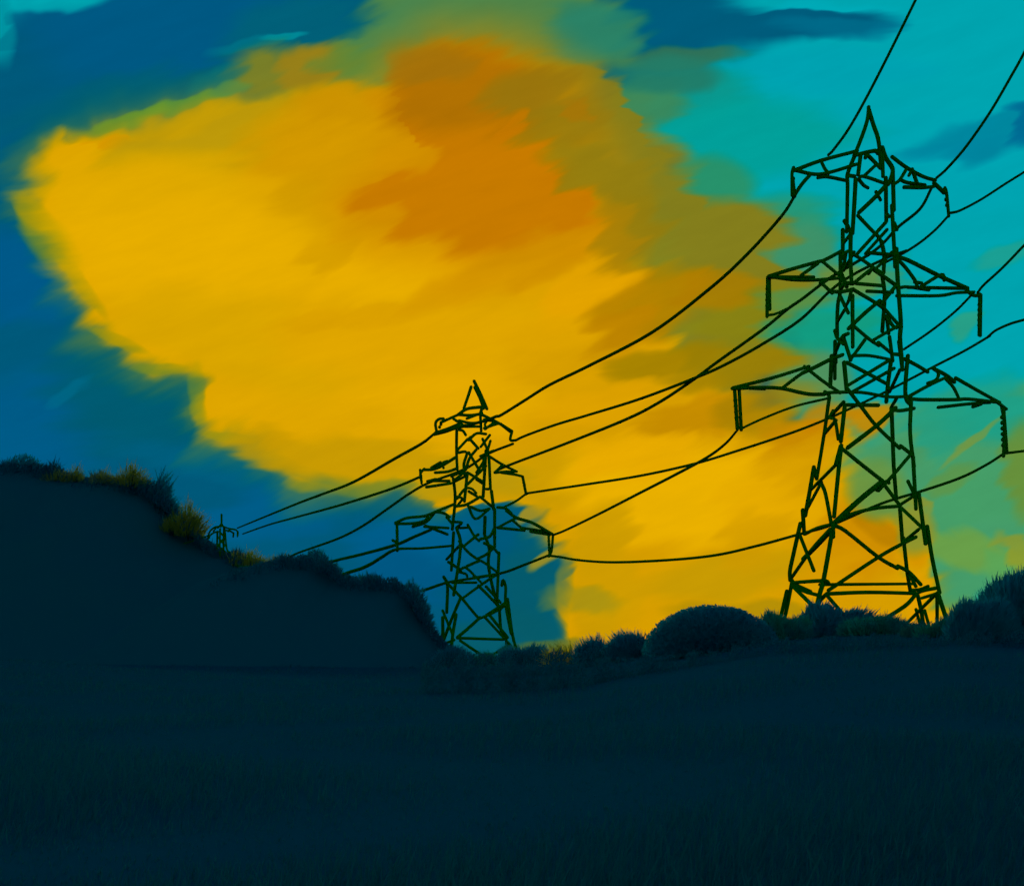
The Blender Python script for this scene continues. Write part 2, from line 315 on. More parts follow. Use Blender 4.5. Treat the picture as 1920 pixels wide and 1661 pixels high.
# between the near and the middle pylon
wire('thickest power line, sweeping down from near pylon to just right of middle pylon\'s peak', (P1,1490,368), (P2,820,812),
     [(1491,366),(1465,406),(1400,478),(1330,542),(1220,625),(1100,688),(1030,722),(985,750),(940,778),(930,781),(905,790),(820,812)], 2.9, 2.4)
wire('power line reaching middle pylon\'s top right insulator, crossing another line halfway', (P1,1700,552), (P2,966,826),
     [(1700,470),(1660,485),(1600,515),(1557,545),(1500,600),(1430,645),(1367,680),(1310,706),(1200,748),(1100,779),(1040,797),(985,817),(966,826)], 2.3, 2.2)
wire('power line ending just above middle pylon\'s second right arm', (P1,1750,350), (P2,940,880),
     [(1748,350),(1725,392),(1683,427),(1640,470),(1557,521),(1505,560),(1475,581),(1430,618),(1346,678),(1300,712),(1235,755),(1170,788),(1060,832),(965,868),(935,880)], 2.5, 2.2)
wire('power line ending at the foot of middle pylon\'s second right insulator', (P1,1855,630), (P2,987,925),
     [(1856,630),(1810,657),(1750,688),(1660,735),(1590,768),(1545,788),(1480,813),(1380,846),(1300,870),(1200,892),(1100,908),(1040,917),(987,925)], 2.3, 2.1)
wire('power line from near pylon\'s lowest left insulator to middle pylon\'s lowest right arm tip', (P1,1388,802), (P2,1037,1003),
     [(1383,806),(1360,832),(1325,858),(1270,888),(1200,924),(1120,965),(1060,994),(1037,1003)], 2.1, 2.0)
wire('lowest power line sagging deeply between the two larger pylons above the dome bush', (P1,1885,848), (P2,1033,1042),
     [(1884,849),(1850,871),(1800,896),(1730,920),(1650,945),(1560,984),(1500,1001),(1420,1023),(1340,1041),(1250,1050),(1150,1054),(1085,1050),(1050,1044),(1033,1042)], 2.3, 2.1)
wire('short power line rising from near pylon\'s lowest left insulator to its leg', (P1,1391,803), (P1,1552,747),
     [(1391,803),(1430,785),(1490,762),(1552,747)], 2.2, 2.2)
wire('very short power line at the foot of near pylon\'s middle left insulator', (P1,1444,590), (P1,1476,579),
     [(1442,591),(1456,588),(1478,578)], 2.2, 2.2)
wire('short power line slanting back from near pylon\'s middle right arm tip to its leg', (P1,1822,553), (P2,905,850),
     [(1822,553),(1790,585),(1745,621),(1695,655)], 2.2, 2.2)
wire('short power line curving from near pylon\'s top right insulator foot back to its leg', (P1,1779,404), (P2,905,820),
     [(1779,404),(1755,430),(1725,455),(1692,476),(1660,492)], 2.3, 2.3)
# from the near pylon towards the viewer
wire('steep power line shooting up past near pylon\'s peak out of the view', (P1,1552,292), None,
     [(1553,291),(1563,281),(1590,244),(1620,192),(1660,115),(1717,0),(1775,-120),(1850,-290)], 2.4, 2.4)
wire('power line climbing steeply from near pylon\'s top right arm tip past the dark cloud', (P1,1755,335), None,
     [(1756,334),(1775,317),(1810,277),(1855,213),(1895,145),(1925,90),(1980,-25)], 2.4, 2.4)
wire('power line leaving the near pylon\'s top right insulator gently upward over the arm below', (P1,1780,400), None,
     [(1780,400),(1800,395),(1840,374),(1885,345),(1925,320),(2010,265)], 2.3, 2.3)
wire('power line leaving the right tip of the near pylon\'s middle arm at forty five degrees', (P1,1833,549), None,
     [(1833,549),(1845,534),(1880,502),(1925,455),(1990,385)], 2.3, 2.3)
wire('power line leaving below near pylon\'s middle right insulator, bent near its start', (P1,1853,630), None,
     [(1853,631),(1868,619),(1895,607),(1925,598),(2000,572)], 2.3, 2.3)
wire('nearly level power line leaving the near pylon\'s lowest right insulator', (P1,1884,850), None,
     [(1884,850),(1900,848),(1925,845),(2010,836)], 2.4, 2.4)
# from the middle pylon to the far pylon
E = (P3,445,1000)
wire('topmost power line from the middle pylon\'s top arm down to the far pylon', (P2,817,810), E,
     [(818,810),(790,832),(740,860),(660,905),(600,928),(540,951),(445,990)], 2.2, 1.1)
wire('second power line from the top, middle pylon\'s second arm to the far pylon', (P2,789,894), E,
     [(790,893),(740,914),(680,934),(620,952),(550,971),(500,985),(455,1001)], 2.2, 1.1)
wire('curved power line to the hills from just below middle pylon\'s second left arm', (P2,966,832), (P3,441,1015),
     [(962,832),(915,851),(870,880),(802,906),(765,927),(725,955),(680,986),(640,1007),(600,1022),(560,1036),(500,1060),(440,1064)], 2.2, 1.1)
wire('upper power line fading at the hill saddle from middle pylon\'s lowest left insulator', (P2,806,994), (P3,438,1030),
     [(808,993),(775,1007),(743,1021),(690,1036),(640,1048),(590,1058),(500,1064),(436,1060)], 2.5, 1.1)
wire('lower power line dropping from middle pylon\'s lowest left insulator foot to the saddle', (P2,740,1028), (P3,436,1040),
     [(848,1023),(790,1028),(742,1030),(715,1045),(690,1060),(660,1071),(600,1085),(500,1085),(436,1070)], 2.2, 1.1)
wire('lowest power line passing through the middle pylon\'s legs and behind the dark knoll', (P2,1031,1040), (P3,434,1040),
     [(1031,1040),(985,1058),(933,1076),(848,1090),(825,1096),(780,1110),(700,1125),(560,1120),(434,1080)], 2.1, 1.1)
wire('short power line from the middle pylon\'s second right insulator back to its leg', (P2,986,926), (P2,945,951),
     [(986,926),(968,939),(945,951)], 2.1, 2.1)
wire('faint power line from the far pylon\'s left arm running down the hill crest', (P3,390,1004), (P3,345,1019),
     [(388,1005),(368,1012),(345,1019)], 1.1, 1.0)

# ------------------------------------------------------------------ ground and hills
from mathutils import noise as mn
SG = [(-600,1240),(0,1236),(800,1246),(1000,1244),(1100,1240),(1200,1225),(1450,1200),(1600,1190),(1700,1186),(1800,1182),(1920,1188),(2500,1200)]
RG = [(-600,200),(800,170),(1000,150),(1150,110),(1400,88),(2500,88)]
def ground_z(x, y):
    r = math.hypot(x, y)
    z0 = -1.7
    if y > 1 and abs(x)/max(y,1) < 1.4:
        px = CX + F*x/y
        sl = (HZ-interp(SG, px))/F; R = interp(RG, px)
        edge = 1-min(1, max(0, (abs(x)/y-.8)/.6))
        if y <= R:
            t = y/R; w = t*t*(3-2*t)
            z = z0 + (sl*R - z0)*w if t < 1 else sl*R
            z = min(z, sl*y - .02*(1-t)) if t > .15 else z
            z = max(z, -2.2)
        else:
            t = min(1, (y-R)/140); w = t*t*(3-2*t)
            z = sl*R*(1-w) + (-4)*w
        z = z*edge + z0*(1-edge)
    else: z = z0
    z += .04*mn.noise(Vector((x*.25, y*.25, 0)))*min(1, r/6) 
    return z
rad = [0.0]+list(np.geomspace(1.2, 7000, 150)); nA = 360
gv, gf = [], []
for r in rad[1:]:
    for k in range(nA):
        a = 2*math.pi*k/nA
        # finer spacing towards the view
        a = a + .75*math.sin(a)*-1*.9
        x, y = r*math.sin(a), r*math.cos(a)
        gv.append((x, y, ground_z(x, y)))
gv.append((0, 0, -1.7)); c0 = len(gv)-1
for k in range(nA): gf.append((c0, k, (k+1) % nA))
for i in range(len(rad)-2):
    for k in range(nA):
        k2 = (k+1) % nA
        gf.append((i*nA+k, (i+1)*nA+k, (i+1)*nA+k2, i*nA+k2))
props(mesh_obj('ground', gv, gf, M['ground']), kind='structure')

def hill(sil, Y, D, base=-4, nx=220, ny=36, rough=1.0):
    """a ridge of real depth whose crest follows the skyline `sil`"""
    x0, x1 = sil[0][0], sil[-1][0]; V, Fc = [], []
    for j in range(ny+1):
        d = -1+2*j/ny; prof = math.cos(d*math.pi/2)**1.3
        for i in range(nx+1):
            px = x0+(x1-x0)*i/nx
            X = (px-CX)/F*Y
            zr = (HZ-interp(sil, px))/F*Y
            n = mn.fractal(Vector((X*.03, (Y+d*D)*.03, Y*.1)), 1, 2, 4)*rough*prof
            V.append((X+d*D*.1, Y+d*D, base+(zr-base)*prof+n))
    for j in range(ny):
        for i in range(nx):
            a = j*(nx+1)+i; Fc.append((a, a+1, a+nx+2, a+nx+1))
    return props(mesh_obj('hill', V, Fc, M['hill']), kind='structure')
far_sil = [(-900,1150),(-500,1000),(-250,905),(0,880),(70,876),(120,890),(160,902),(210,900),(262,908),(305,934),(345,978),(382,1018),(420,1040),(480,1056),(540,1066),(620,1078),(700,1110),(760,1170),(830,1220),(900,1243),(980,1254)]
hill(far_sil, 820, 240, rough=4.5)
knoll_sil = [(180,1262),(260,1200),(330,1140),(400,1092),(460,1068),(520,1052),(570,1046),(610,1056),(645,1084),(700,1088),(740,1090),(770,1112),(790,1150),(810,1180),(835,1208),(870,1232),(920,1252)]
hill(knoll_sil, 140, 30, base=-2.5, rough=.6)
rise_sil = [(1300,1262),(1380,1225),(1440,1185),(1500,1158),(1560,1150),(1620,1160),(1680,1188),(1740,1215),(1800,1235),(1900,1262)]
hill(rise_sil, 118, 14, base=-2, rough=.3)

# ------------------------------------------------------------------ foliage
def blades(base, dirs, length, width, bend, name, m, parent=None, origin=None, seg=3):
    """n curved tapering leaves as one mesh; base, dirs: n x 3"""
    n = len(base)
    side = np.cross(dirs, rng.normal(size=(n,3))); side /= np.linalg.norm(side, axis=1)[:,None]+1e-9
    V = np.zeros((n, (seg+1)*2, 3))
    for k in range(seg+1):
        t = k/seg
        c = base + dirs*(length*t)[:,None] + bend*(t*t)
        w = width*(.35+1.3*t*(1-t)*2)*(1 if k < seg else .25)
        V[:,2*k] = c - side*(w/2)[:,None]; V[:,2*k+1] = c + side*(w/2)[:,None]
    nv = (seg+1)*2
    q = np.array([[2*k,2*k+1,2*k+3,2*k+2] for k in range(seg)])
    Fc = (np.arange(n)[:,None,None]*nv + q[None]).reshape(-1,4)
    V = V.reshape(-1,3)
    if origin is not None: V = V - np.array(origin)
    me = bpy.data.meshes.new(name)
    me.vertices.add(len(V)); me.vertices.foreach_set('co', V.astype(np.float32).ravel())
    me.loops.add(Fc.size); me.loops.foreach_set('vertex_index', Fc.astype(np.int32).ravel())
    me.polygons.add(len(Fc)); me.polygons.foreach_set('loop_start', np.arange(0, Fc.size, 4, dtype=np.int32))
    me.update(calc_edges=True); me.materials.append(m)
    o = bpy.data.objects.new(name, me); COL.objects.link(o)
    if parent is not None: o.parent = parent
    return o

def shrub(name, label, cat, group, px, top, bot, wpx, Y, m, n=3000, lean=(.3,0,.6), L=.16, wid=.02, edge=.7, rag=.25, dens=None):
    """stems and a crown of many separate leaves filling an uneven ellipsoid"""
    X = (px-CX)/F*Y; zt = (HZ-top)/F*Y; zb = (HZ-bot)/F*Y; rx = wpx/2/F*Y
    if Y < 130: zb = ground_z(X, Y)-.15
    rz = (zt-zb)
    ry = rx*.7
    o = empty(name, (X, Y, zb)); props(o, label, cat, group)
    d = rng.normal(size=(n,3)); d /= np.linalg.norm(d, axis=1)[:,None]
    d[:,2] = np.abs(d[:,2])
    r = rng.random(n)**(1/3)
    # uneven outline: lobes
    ph = rng.random(6)*6.28
    az = np.arctan2(d[:,1], d[:,0]); 
    lob = 1 + rag*(.5*np.sin(3*d[:,0]*2.2+ph[0])+.35*np.sin(7*d[:,0]+ph[1])+.3*np.sin(5*az+ph[2])) - rag*.6
    P = d*(r*lob)[:,None]*np.array([rx, ry, rz])*edge
    P[:,0] *= 1-.22*np.clip(1-P[:,2]/rz, 0, 1)*0
    base = P + np.array([X, Y, zb])
    dirs = d*.8 + np.array(lean) + rng.normal(size=(n,3))*.35
    dirs /= np.linalg.norm(dirs, axis=1)[:,None]
    size = max(rx, rz)
    ln = size*L*rng.uniform(.5, 1.5, n); w = size*wid*rng.uniform(.6, 1.5, n)
    bend = rng.normal(size=(n,3))*size*L*.15 + np.array(lean)*size*L*.3
    blades(base, dirs, ln, w, bend, 'foliage', m, o, origin=(X, Y, zb))
    tb = Tubes((X, Y, zb))
    for k in range(7):
        a = random.uniform(0, 6.28); q = random.uniform(.2, .6)
        tip = Vector((X+rx*q*math.cos(a), Y+ry*q*math.sin(a), zb+rz*edge*random.uniform(.4,.8)))
        b0 = Vector((X+rx*.1*math.cos(a), Y+ry*.1*math.sin(a), zb-size*.08))
        tb.add([b0, b0.lerp(tip,.5)+Vector((0,0,rz*.1)), tip], size*.022, size*.008, sides=6)
    tb.build('stem', M['stem'], o)
    return o

GB = 'bushes along the dark skyline'
def bush(label, *a, **k): return shrub('bush', label, 'bush', GB, *a, **k)
# near round bush and the right-hand thicket
bush('smooth dome shaped dark bush between the two larger pylons', 1335, 1134, 1262, 262, 60, M['leaf'], n=42000, lean=(0,0,.1), L=.03, wid=.02, edge=.99, rag=.02)
bush('tall feathery dark bush to the right of the near pylon\'s base, largest of the bushes', 1945, 1078, 1290, 300, 55, M['leaf'], n=24000, lean=(.35,0,.7), L=.15, wid=.016, edge=.93, rag=.08)
bush('feathery dark bush leaning against the largest one, close to the near pylon\'s right leg', 1840, 1118, 1290, 170, 52, M['leaf'], n=14000, lean=(.45,0,.7), L=.16, wid=.022, edge=.86, rag=.12)
bush('pale slate green bush at the foot of the near pylon\'s right legs', 1716, 1172, 1250, 80, 58, M['leaf_teal'], n=1300, lean=(-.1,0,.7), L=.3, wid=.03, edge=.7)
bush('low dark green bush covering the near pylon\'s right feet', 1775, 1166, 1290, 120, 56, M['leaf_green'], n=5500, lean=(.2,0,.7), L=.2, wid=.022, edge=.88)
bush('low dark green bush in the middle under the near pylon', 1650, 1166, 1280, 170, 64, M['leaf_green'], n=7000, lean=(.2,0,.6), L=.18, wid=.02, edge=.88)
bush('soft dark bush between the near pylon\'s left legs', 1555, 1136, 1280, 220, 70, M['leaf'], n=16000, lean=(.3,0,.4), L=.14, wid=.02, edge=.85)
bush('dark green bush over the near pylon\'s leftmost foot', 1462, 1150, 1280, 150, 66, M['leaf_green'], n=6000, lean=(.1,0,.5), L=.18, wid=.022, edge=.88)
bush('spiky dark bush touching the dome bush on its far side from the near pylon', 1180, 1182, 1262, 110, 72, M['leaf'], n=4200, lean=(-.45,0,.9), L=.3, wid=.024, edge=.75)
bush('smaller spiky dark bush in the gap towards the middle pylon', 1118, 1194, 1262, 90, 80, M['leaf'], n=3000, lean=(-.45,0,.9), L=.32, wid=.024, edge=.75)
bush('thin olive brown bush low between the middle pylon and the spiky bushes', 1062, 1208, 1262, 120, 95, M['leaf_olive'], n=600, lean=(-.3,0,.4), L=.35, wid=.018, edge=.75)
bush('low dark bush at the middle pylon\'s right foot', 990, 1216, 1268, 150, 120, M['leaf'], n=4800, lean=(.2,0,.4), L=.2, wid=.022, edge=.85)
bush('low dark bush at the middle pylon\'s left foot', 850, 1208, 1275, 100, 122, M['leaf'], n=4200, lean=(.1,0,.5), L=.2, wid=.022, edge=.85)
bush('low dark bush under the middle of the middle pylon', 915, 1228, 1275, 110, 124, M['leaf_green'], n=3200, lean=(0,0,.4), L=.2, wid=.022, edge=.85)
# knoll and saddle
bush('rounded dark bush on the steep end of the knoll', 755, 1080, 1250, 150, 138, M['leaf'], n=9000, lean=(0,0,.2), L=.07, wid=.016, edge=.95, rag=.08)
bush('rounded dark bush on top of the knoll', 690, 1076, 1240, 180, 139, M['leaf'], n=9000, lean=(0,0,.3), L=.09, wid=.016, edge=.93, rag=.08)
bush('lone navy bush in the saddle between big hill and knoll', 592, 1026, 1110, 120, 640, M['leaf'], n=5500, lean=(-.1,0,.3), L=.12, wid=.02, edge=.9, rag=.1)
# crest of the big hill
bush('flat topped dark bush at the outer end of the big hill\'s crest', 45, 852, 960, 190, 800, M['leaf'], n=9000, lean=(0,0,.2), L=.08, wid=.016, edge=.94, rag=.1)
bush('low dark bush beside the flat topped one on the hill crest', 135, 878, 960, 120, 800, M['leaf'], n=5000, lean=(.1,0,.3), L=.12, wid=.02, edge=.9, rag=.15)
bush('translucent looking dark bush where the big hill begins to drop', 290, 884, 1010, 110, 800, M['leaf'], n=3500, lean=(.3,0,.5), L=.2, wid=.02, edge=.8)
for i, (px, top, w, lb) in enumerate([  # added blade clumps standing in for smoky yellow-brown smudges on the ridge
    (110, 872, 60, 'short olive smudge stand-in on the hill crest, next to the dark bushes'),
    (142, 862, 34, 'narrow upright olive smudge stand-in, second in the row on the hill crest'),
    (195, 870, 60, 'low olive smudge stand-in in the middle of the row on the hill crest'),
    (245, 858, 64, 'tallest curved olive smudge stand-in of the row on the hill crest'),
    (352, 936, 62, 'brightest olive smudge stand-in, just above the far pylon on the slope'),
    (322, 958, 60, 'dull olive smudge stand-in on the slope, just uphill of the brightest clump'),
    (468, 1022, 84, 'olive brown smudge stand-in on the slope below the far pylon'),
    (520, 1030, 90, 'wide olive brown smudge stand-in at the hill saddle')]):
    bot = {0:906,1:906,2:910,3:914,4:1008,5:1000,6:1072,7:1085}[i]
    shrub('smudge_clump', lb, 'grass clump', 'pale smudge stand-ins on the hill', px, top+6, bot, w*1.15, 770, M['leaf_olive'], n=[350,280,400,600,900,600,700,700][i], lean=(.3,0,.8), L=.3, wid=.016, edge=.78, rag=.3)

# scrub that softens the crests, far beyond counting
def crest_scrub(name, lb, sil, x0, x1, Y, N, hpx, lean, m, drop=26):
    px = rng.uniform(x0, x1, N); X = (px-CX)/F*Y
    cr = np.interp(px, [q[0] for q in sil], [q[1] for q in sil])
    dn = rng.random(N)**.8*drop-4
    z = (HZ-cr-dn)/F*Y; yy_ = Y + rng.normal(0, .02*Y, N) - .01*Y
    base = np.stack([X*yy_/Y, yy_, z*yy_/Y], 1)
    d = np.stack([rng.normal(lean, .35, N), rng.normal(0, .35, N), rng.uniform(.5, 1, N)], 1); d /= np.linalg.norm(d, axis=1)[:,None]
    wv = .55+.45*np.sin(px*.11)*np.sin(px*.037+1)
    ln = rng.uniform(.4, 1, N)*hpx*Y/F*wv; w = rng.uniform(.7, 1.6, N)*1.3*Y/F
    o = blades(base, d, ln, w, rng.normal(size=(N,3))*.2*ln[:,None], name, m)
    o['label'] = lb; o['category'] = 'scrub'; return props(o, kind='stuff')
crest_scrub('hillside_scrub', 'soft dark scrub along the crest of the big hill', far_sil, -100, 700, 805, 22000, 24, .3, M['scrub'])
crest_scrub('knoll_scrub', 'soft dark scrub along the top and steep end of the knoll', knoll_sil, 380, 900, 136, 13000, 16, .1, M['scrub'])
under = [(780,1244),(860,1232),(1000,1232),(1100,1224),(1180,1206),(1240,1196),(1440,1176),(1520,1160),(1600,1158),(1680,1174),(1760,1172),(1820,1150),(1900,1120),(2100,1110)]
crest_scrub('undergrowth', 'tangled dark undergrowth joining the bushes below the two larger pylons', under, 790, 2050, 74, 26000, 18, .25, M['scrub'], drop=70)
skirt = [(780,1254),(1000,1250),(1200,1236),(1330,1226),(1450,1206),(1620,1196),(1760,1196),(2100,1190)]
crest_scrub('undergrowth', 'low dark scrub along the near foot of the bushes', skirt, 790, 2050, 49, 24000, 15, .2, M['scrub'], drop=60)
# skyline and field grass, far beyond counting
def grass_patch(name, N, rmin, rmax, umin, umax, hmin, hmax, wk, lean=(.2,0)):
    u = rng.uniform(umin, umax, N); y = np.exp(rng.uniform(np.log(rmin), np.log(rmax), N)); x = u*y
    z = np.array([ground_z(a, b) for a, b in zip(x, y)]) - .03
    base = np.stack([x, y, z], 1)
    d = np.stack([rng.normal(0,.25,N)+lean[0], rng.normal(0,.25,N)+lean[1], np.ones(N)], 1); d /= np.linalg.norm(d, axis=1)[:,None]
    cl = .6+.4*np.sin(x*.5+np.sin(y*.35)*2)
    ln = rng.uniform(hmin, hmax, N)*cl; w = wk*(.4+y/25)*rng.uniform(.6,1.4,N)
    bend = rng.normal(size=(N,3))*.15*ln[:,None]
    o = blades(base, d, ln, w, bend, name, M['grass'])
    return props(o, kind='stuff')
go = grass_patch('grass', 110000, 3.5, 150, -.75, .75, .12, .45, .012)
go['label'] = 'dark short grass covering the foreground field'; go['category'] = 'grass'

# ------------------------------------------------------------------ sky
W = bpy.data.worlds.new('World'); S.world = W; W.use_nodes = True
nt = W.node_tree; nt.nodes.clear(); NN, LL = nt.nodes.new, nt.links.new
def val(sock, v):
    if isinstance(v, (int, float)): sock.default_value = v
    else: LL(v, sock)
def mth(op, a, b=0.0, c=None, clamp=False):
    n = NN('ShaderNodeMath'); n.operation = op; n.use_clamp = clamp
    val(n.inputs[0], a); val(n.inputs[1], b)
    if c is not None: val(n.inputs[2], c)
    return n.outputs[0]
tc = NN('ShaderNodeTexCoord'); sep = NN('ShaderNodeSeparateXYZ'); LL(tc.outputs['Generated'], sep.inputs[0])
yy = mth('MAXIMUM', sep.outputs['Y'], .05)
U = mth('MULTIPLY_ADD', mth('DIVIDE', sep.outputs['X'], yy), F/100, CX/100)       # degrees-like sky coordinates, east
V = mth('MULTIPLY_ADD', mth('DIVIDE', sep.outputs['Z'], yy), -F/100, HZ/100)      # and downward
def comb(x, y, z=0.0):
    n = NN('ShaderNodeCombineXYZ'); val(n.inputs[0], x); val(n.inputs[1], y); val(n.inputs[2], z); return n.outputs[0]
def noise(vec, scale, detail=2, rough=.5):
    n = NN('ShaderNodeTexNoise'); LL(vec, n.inputs['Vector']); n.inputs['Scale'].default_value = scale
    n.inputs['Detail'].default_value = detail; n.inputs['Roughness'].default_value = rough
    return n.outputs['Fac']
P0 = comb(U, V)
WOB = noise(comb(U, V, 9.7), 1.1, 2)
def feather(ang, amp, across, along, seed, wob=.12, sharp=True):
    """pushes cloud edges along a wind direction in long narrow streaks"""
    a = math.radians(ang); ca, sa = math.cos(a), -math.sin(a)
    al = mth('ADD', mth('MULTIPLY', U, ca), mth('MULTIPLY', V, sa))
    ac = mth('SUBTRACT', mth('MULTIPLY', V, ca), mth('MULTIPLY', U, sa))
    n = noise(comb(mth('MULTIPLY', al, along), mth('MULTIPLY', ac, across), seed), 1.0, 3, .45)
    d = mth('MULTIPLY', mth('SUBTRACT', n, .5), amp)
    w = WOB
    w2 = mth('MULTIPLY', mth('SUBTRACT', w, .5), wob*4)
    return (mth('ADD', mth('MULTIPLY_ADD', d, ca, U), w2), mth('ADD', mth('MULTIPLY_ADD', d, sa, V), w2), )
WP = {
 0: feather(20, .2, 2.0, .5, 1.3, .08),     # calm
 1: feather(27, 2.1, 2.3, .34, 4.1, .10),         # streaks rising to the right
 2: feather(5, 2.3, 2.2, .30, 7.7, .10),          # level streaks
 3: feather(-42, .8, 2.4, .6, 11.9),         # streaks falling to the right
 4: feather(33, .95, 2.6, .5, 15.2, .14),          # steep streaks
}
cur = None
def rgb(c): return (c[0]/255, c[1]/255, c[2]/255, 1)
def mix(fac, c):
    global cur
    n = NN('ShaderNodeMix'); n.data_type = 'RGBA'
    val(n.inputs['Factor'], fac); LL(cur, n.inputs['A']); n.inputs['B'].default_value = rgb(c)
    cur = n.outputs['Result']
def patch(center, outline, color, soft=14, warp=1, op=1.0):
    """a cloud with an outline given as radius over angle"""
    cx, cy = center[0]/100, center[1]/100
    pts = sorted((math.atan2(y/100-cy, x/100-cx), math.hypot(x/100-cx, y/100-cy)) for x, y in outline)
    # resample the polygon edges so that straight sides stay straight
    poly = [(x/100-cx, y/100-cy) for x, y in outline]; n = len(poly); K = 60; R = []
    for k in range(K+1):
        th = -math.pi+2*math.pi*k/K; dx, dy = math.cos(th), math.sin(th); best = 0
        for i in range(n):
            (x1, y1), (x2, y2) = poly[i], poly[(i+1) % n]
            ex, ey = x2-x1, y2-y1; den = dx*ey-dy*ex
            if abs(den) < 1e-9: continue
            t = (x1*ey-y1*ex)/den; q = (x1*dy-y1*dx)/den
            if t > 0 and -1e-6 <= q <= 1+1e-6: best = max(best, t)
        R.append(best)
    Rm = max(R)
    w = WP[warp]
    x = mth('SUBTRACT', w[0], cx); y = mth('SUBTRACT', w[1], cy)
    ang = mth('MULTIPLY_ADD', mth('ARCTAN2', y, x), 1/(2*math.pi), .5)
    fc = NN('ShaderNodeFloatCurve'); LL(ang, fc.inputs['Value'])
    cv = fc.mapping.curves[0]; pts = cv.points
    pts[0].location = (0, R[0]/Rm); pts[1].location = (1, R[-1]/Rm)
    for k in range(1, K): pts.new(k/K, R[k]/Rm)
    for p in pts: p.handle_type = 'AUTO_CLAMPED'
    fc.mapping.update()
    rr = mth('SQRT', mth('MULTIPLY_ADD', x, x, mth('MULTIPLY', y, y)))
    gap = mth('SUBTRACT', mth('MULTIPLY', fc.outputs[0], Rm), rr)
    mr = NN('ShaderNodeMapRange'); mr.interpolation_type = 'SMOOTHSTEP'
    LL(gap, mr.inputs['Value']); soft = soft*2.0
    mr.inputs['From Min'].default_value = -soft/100; mr.inputs['From Max'].default_value = soft/100
    mr.inputs['To Max'].default_value = op
    mix(mr.outputs['Result'], color)
VEC = {k: comb(w[0], w[1], 1.0) for k, w in WP.items()}
def dot(vec, c):
    n = NN('ShaderNodeVectorMath'); n.operation = 'DOT_PRODUCT'; LL(vec, n.inputs[0]); n.inputs[1].default_value = c; return n.outputs['Value']
def blob(cx, cy, rx, ry, rot, color, op=1.0, warp=1, hard=.0):
    a = math.radians(rot); ca, sa = math.cos(a), -math.sin(a); cx /= 100; cy /= 100; rx /= 100; ry /= 100
    p = dot(VEC[warp], (ca/rx, sa/rx, -(cx*ca+cy*sa)/rx)); q = dot(VEC[warp], (-sa/ry, ca/ry, -(-cx*sa+cy*ca)/ry))
    rr = mth('MULTIPLY_ADD', p, p, mth('MULTIPLY', q, q))
    mr = NN('ShaderNodeMapRange'); mr.interpolation_type = 'SMOOTHSTEP'; LL(rr, mr.inputs['Value'])
    mr.inputs['From Min'].default_value = 1.35; mr.inputs['From Max'].default_value = .25+.5*hard; mr.inputs['To Max'].default_value = op
    mix(mr.outputs['Result'], color)

c0n = NN('ShaderNodeRGB'); c0n.outputs[0].default_value = rgb((3, 90, 122)); cur = c0n.outputs[0]
# blue ground tone
blob(330, 60, 330, 110, 5, (0, 90, 132), .9, 2); blob(250, 190, 260, 60, 12, (5, 94, 116), .9, 1); blob(560, 50, 160, 60, 8, (6, 98, 118), .8, 1)
blob(30, 520, 90, 160, 80, (0, 90, 138), .9, 4); blob(60, 800, 150, 110, 0, (0, 92, 135), 1, 2); blob(280, 740, 200, 130, 0, (4, 92, 112), .9, 2)
blob(500, 960, 160, 60, 10, (0, 94, 138), .9, 2); blob(130, 740, 60, 14, 25, (0, 112, 145), .5, 1); blob(420, 150, 90, 30, 20, (0, 112, 130), .5, 1)
blob(790, 1010, 140, 60, 0, (0, 94, 138), 1, 2); blob(780, 1080, 90, 60, 0, (0, 88, 130), 1, 2)
blob(420, 870, 190, 40, -8, (2, 96, 128), .8, 2)
# teal corner and streak
patch((20,-20), [(-200,-120),(260,-80),(210,-5),(110,12),(45,14),(20,30),(-5,95),(-120,120)], (0, 168, 178), 20, 1, .95); blob(60, 5, 150, 26, 4, (0, 165, 176), .9, 0); blob(0, 60, 30, 70, 0, (0, 140, 155), .7, 0)
blob(535, 70, 46, 7, 9, (0, 155, 165), .8, 0); blob(480, 84, 100, 12, 12, (0, 125, 142), .5, 0)
# great teal sky on the right
patch((1680,380), [(1390,-80),(1330,100),(1240,150),(1150,210),(1130,240),(1240,290),(1300,310),(1340,375),(1450,385),(1520,440),(1540,520),(1500,600),(1500,700),(1560,800),(1650,900),(1700,1250),(2300,1250),(2600,700),(2600,-200),(1800,-300)], (0, 165, 176), 22, 2)
blob(1270, 190, 150, 70, 5, (20, 152, 140), .9, 2); blob(1420, 260, 220, 80, 0, (8, 160, 152), .9, 2); blob(1560, 130, 200, 50, 0, (0, 163, 178), .9, 2)
blob(1480, 430, 120, 70, 0, (45, 150, 115), .95, 2); blob(1800, 300, 200, 100, 0, (0, 164, 178), .8, 2); blob(1550, 30, 120, 30, 0, (0, 172, 186), .8, 2)
blob(1180, 200, 90, 60, 10, (60, 138, 96), 1, 2); blob(1130, 210, 70, 60, 0, (66, 136, 90), .9, 2)
# dark bar
patch((1300,40), [(1120,-80),(1100,30),(1150,85),(1250,96),(1350,96),(1410,80),(1500,70),(1580,66),(1660,76),(1660,48),(1620,34),(1520,32),(1430,22),(1350,0),(1340,-80)], (2, 93, 124), 24, 2)
blob(1560, 55, 120, 22, -4, (0, 112, 142), .7, 2); blob(1260, 108, 130, 20, 4, (58, 116, 84), .85, 2)
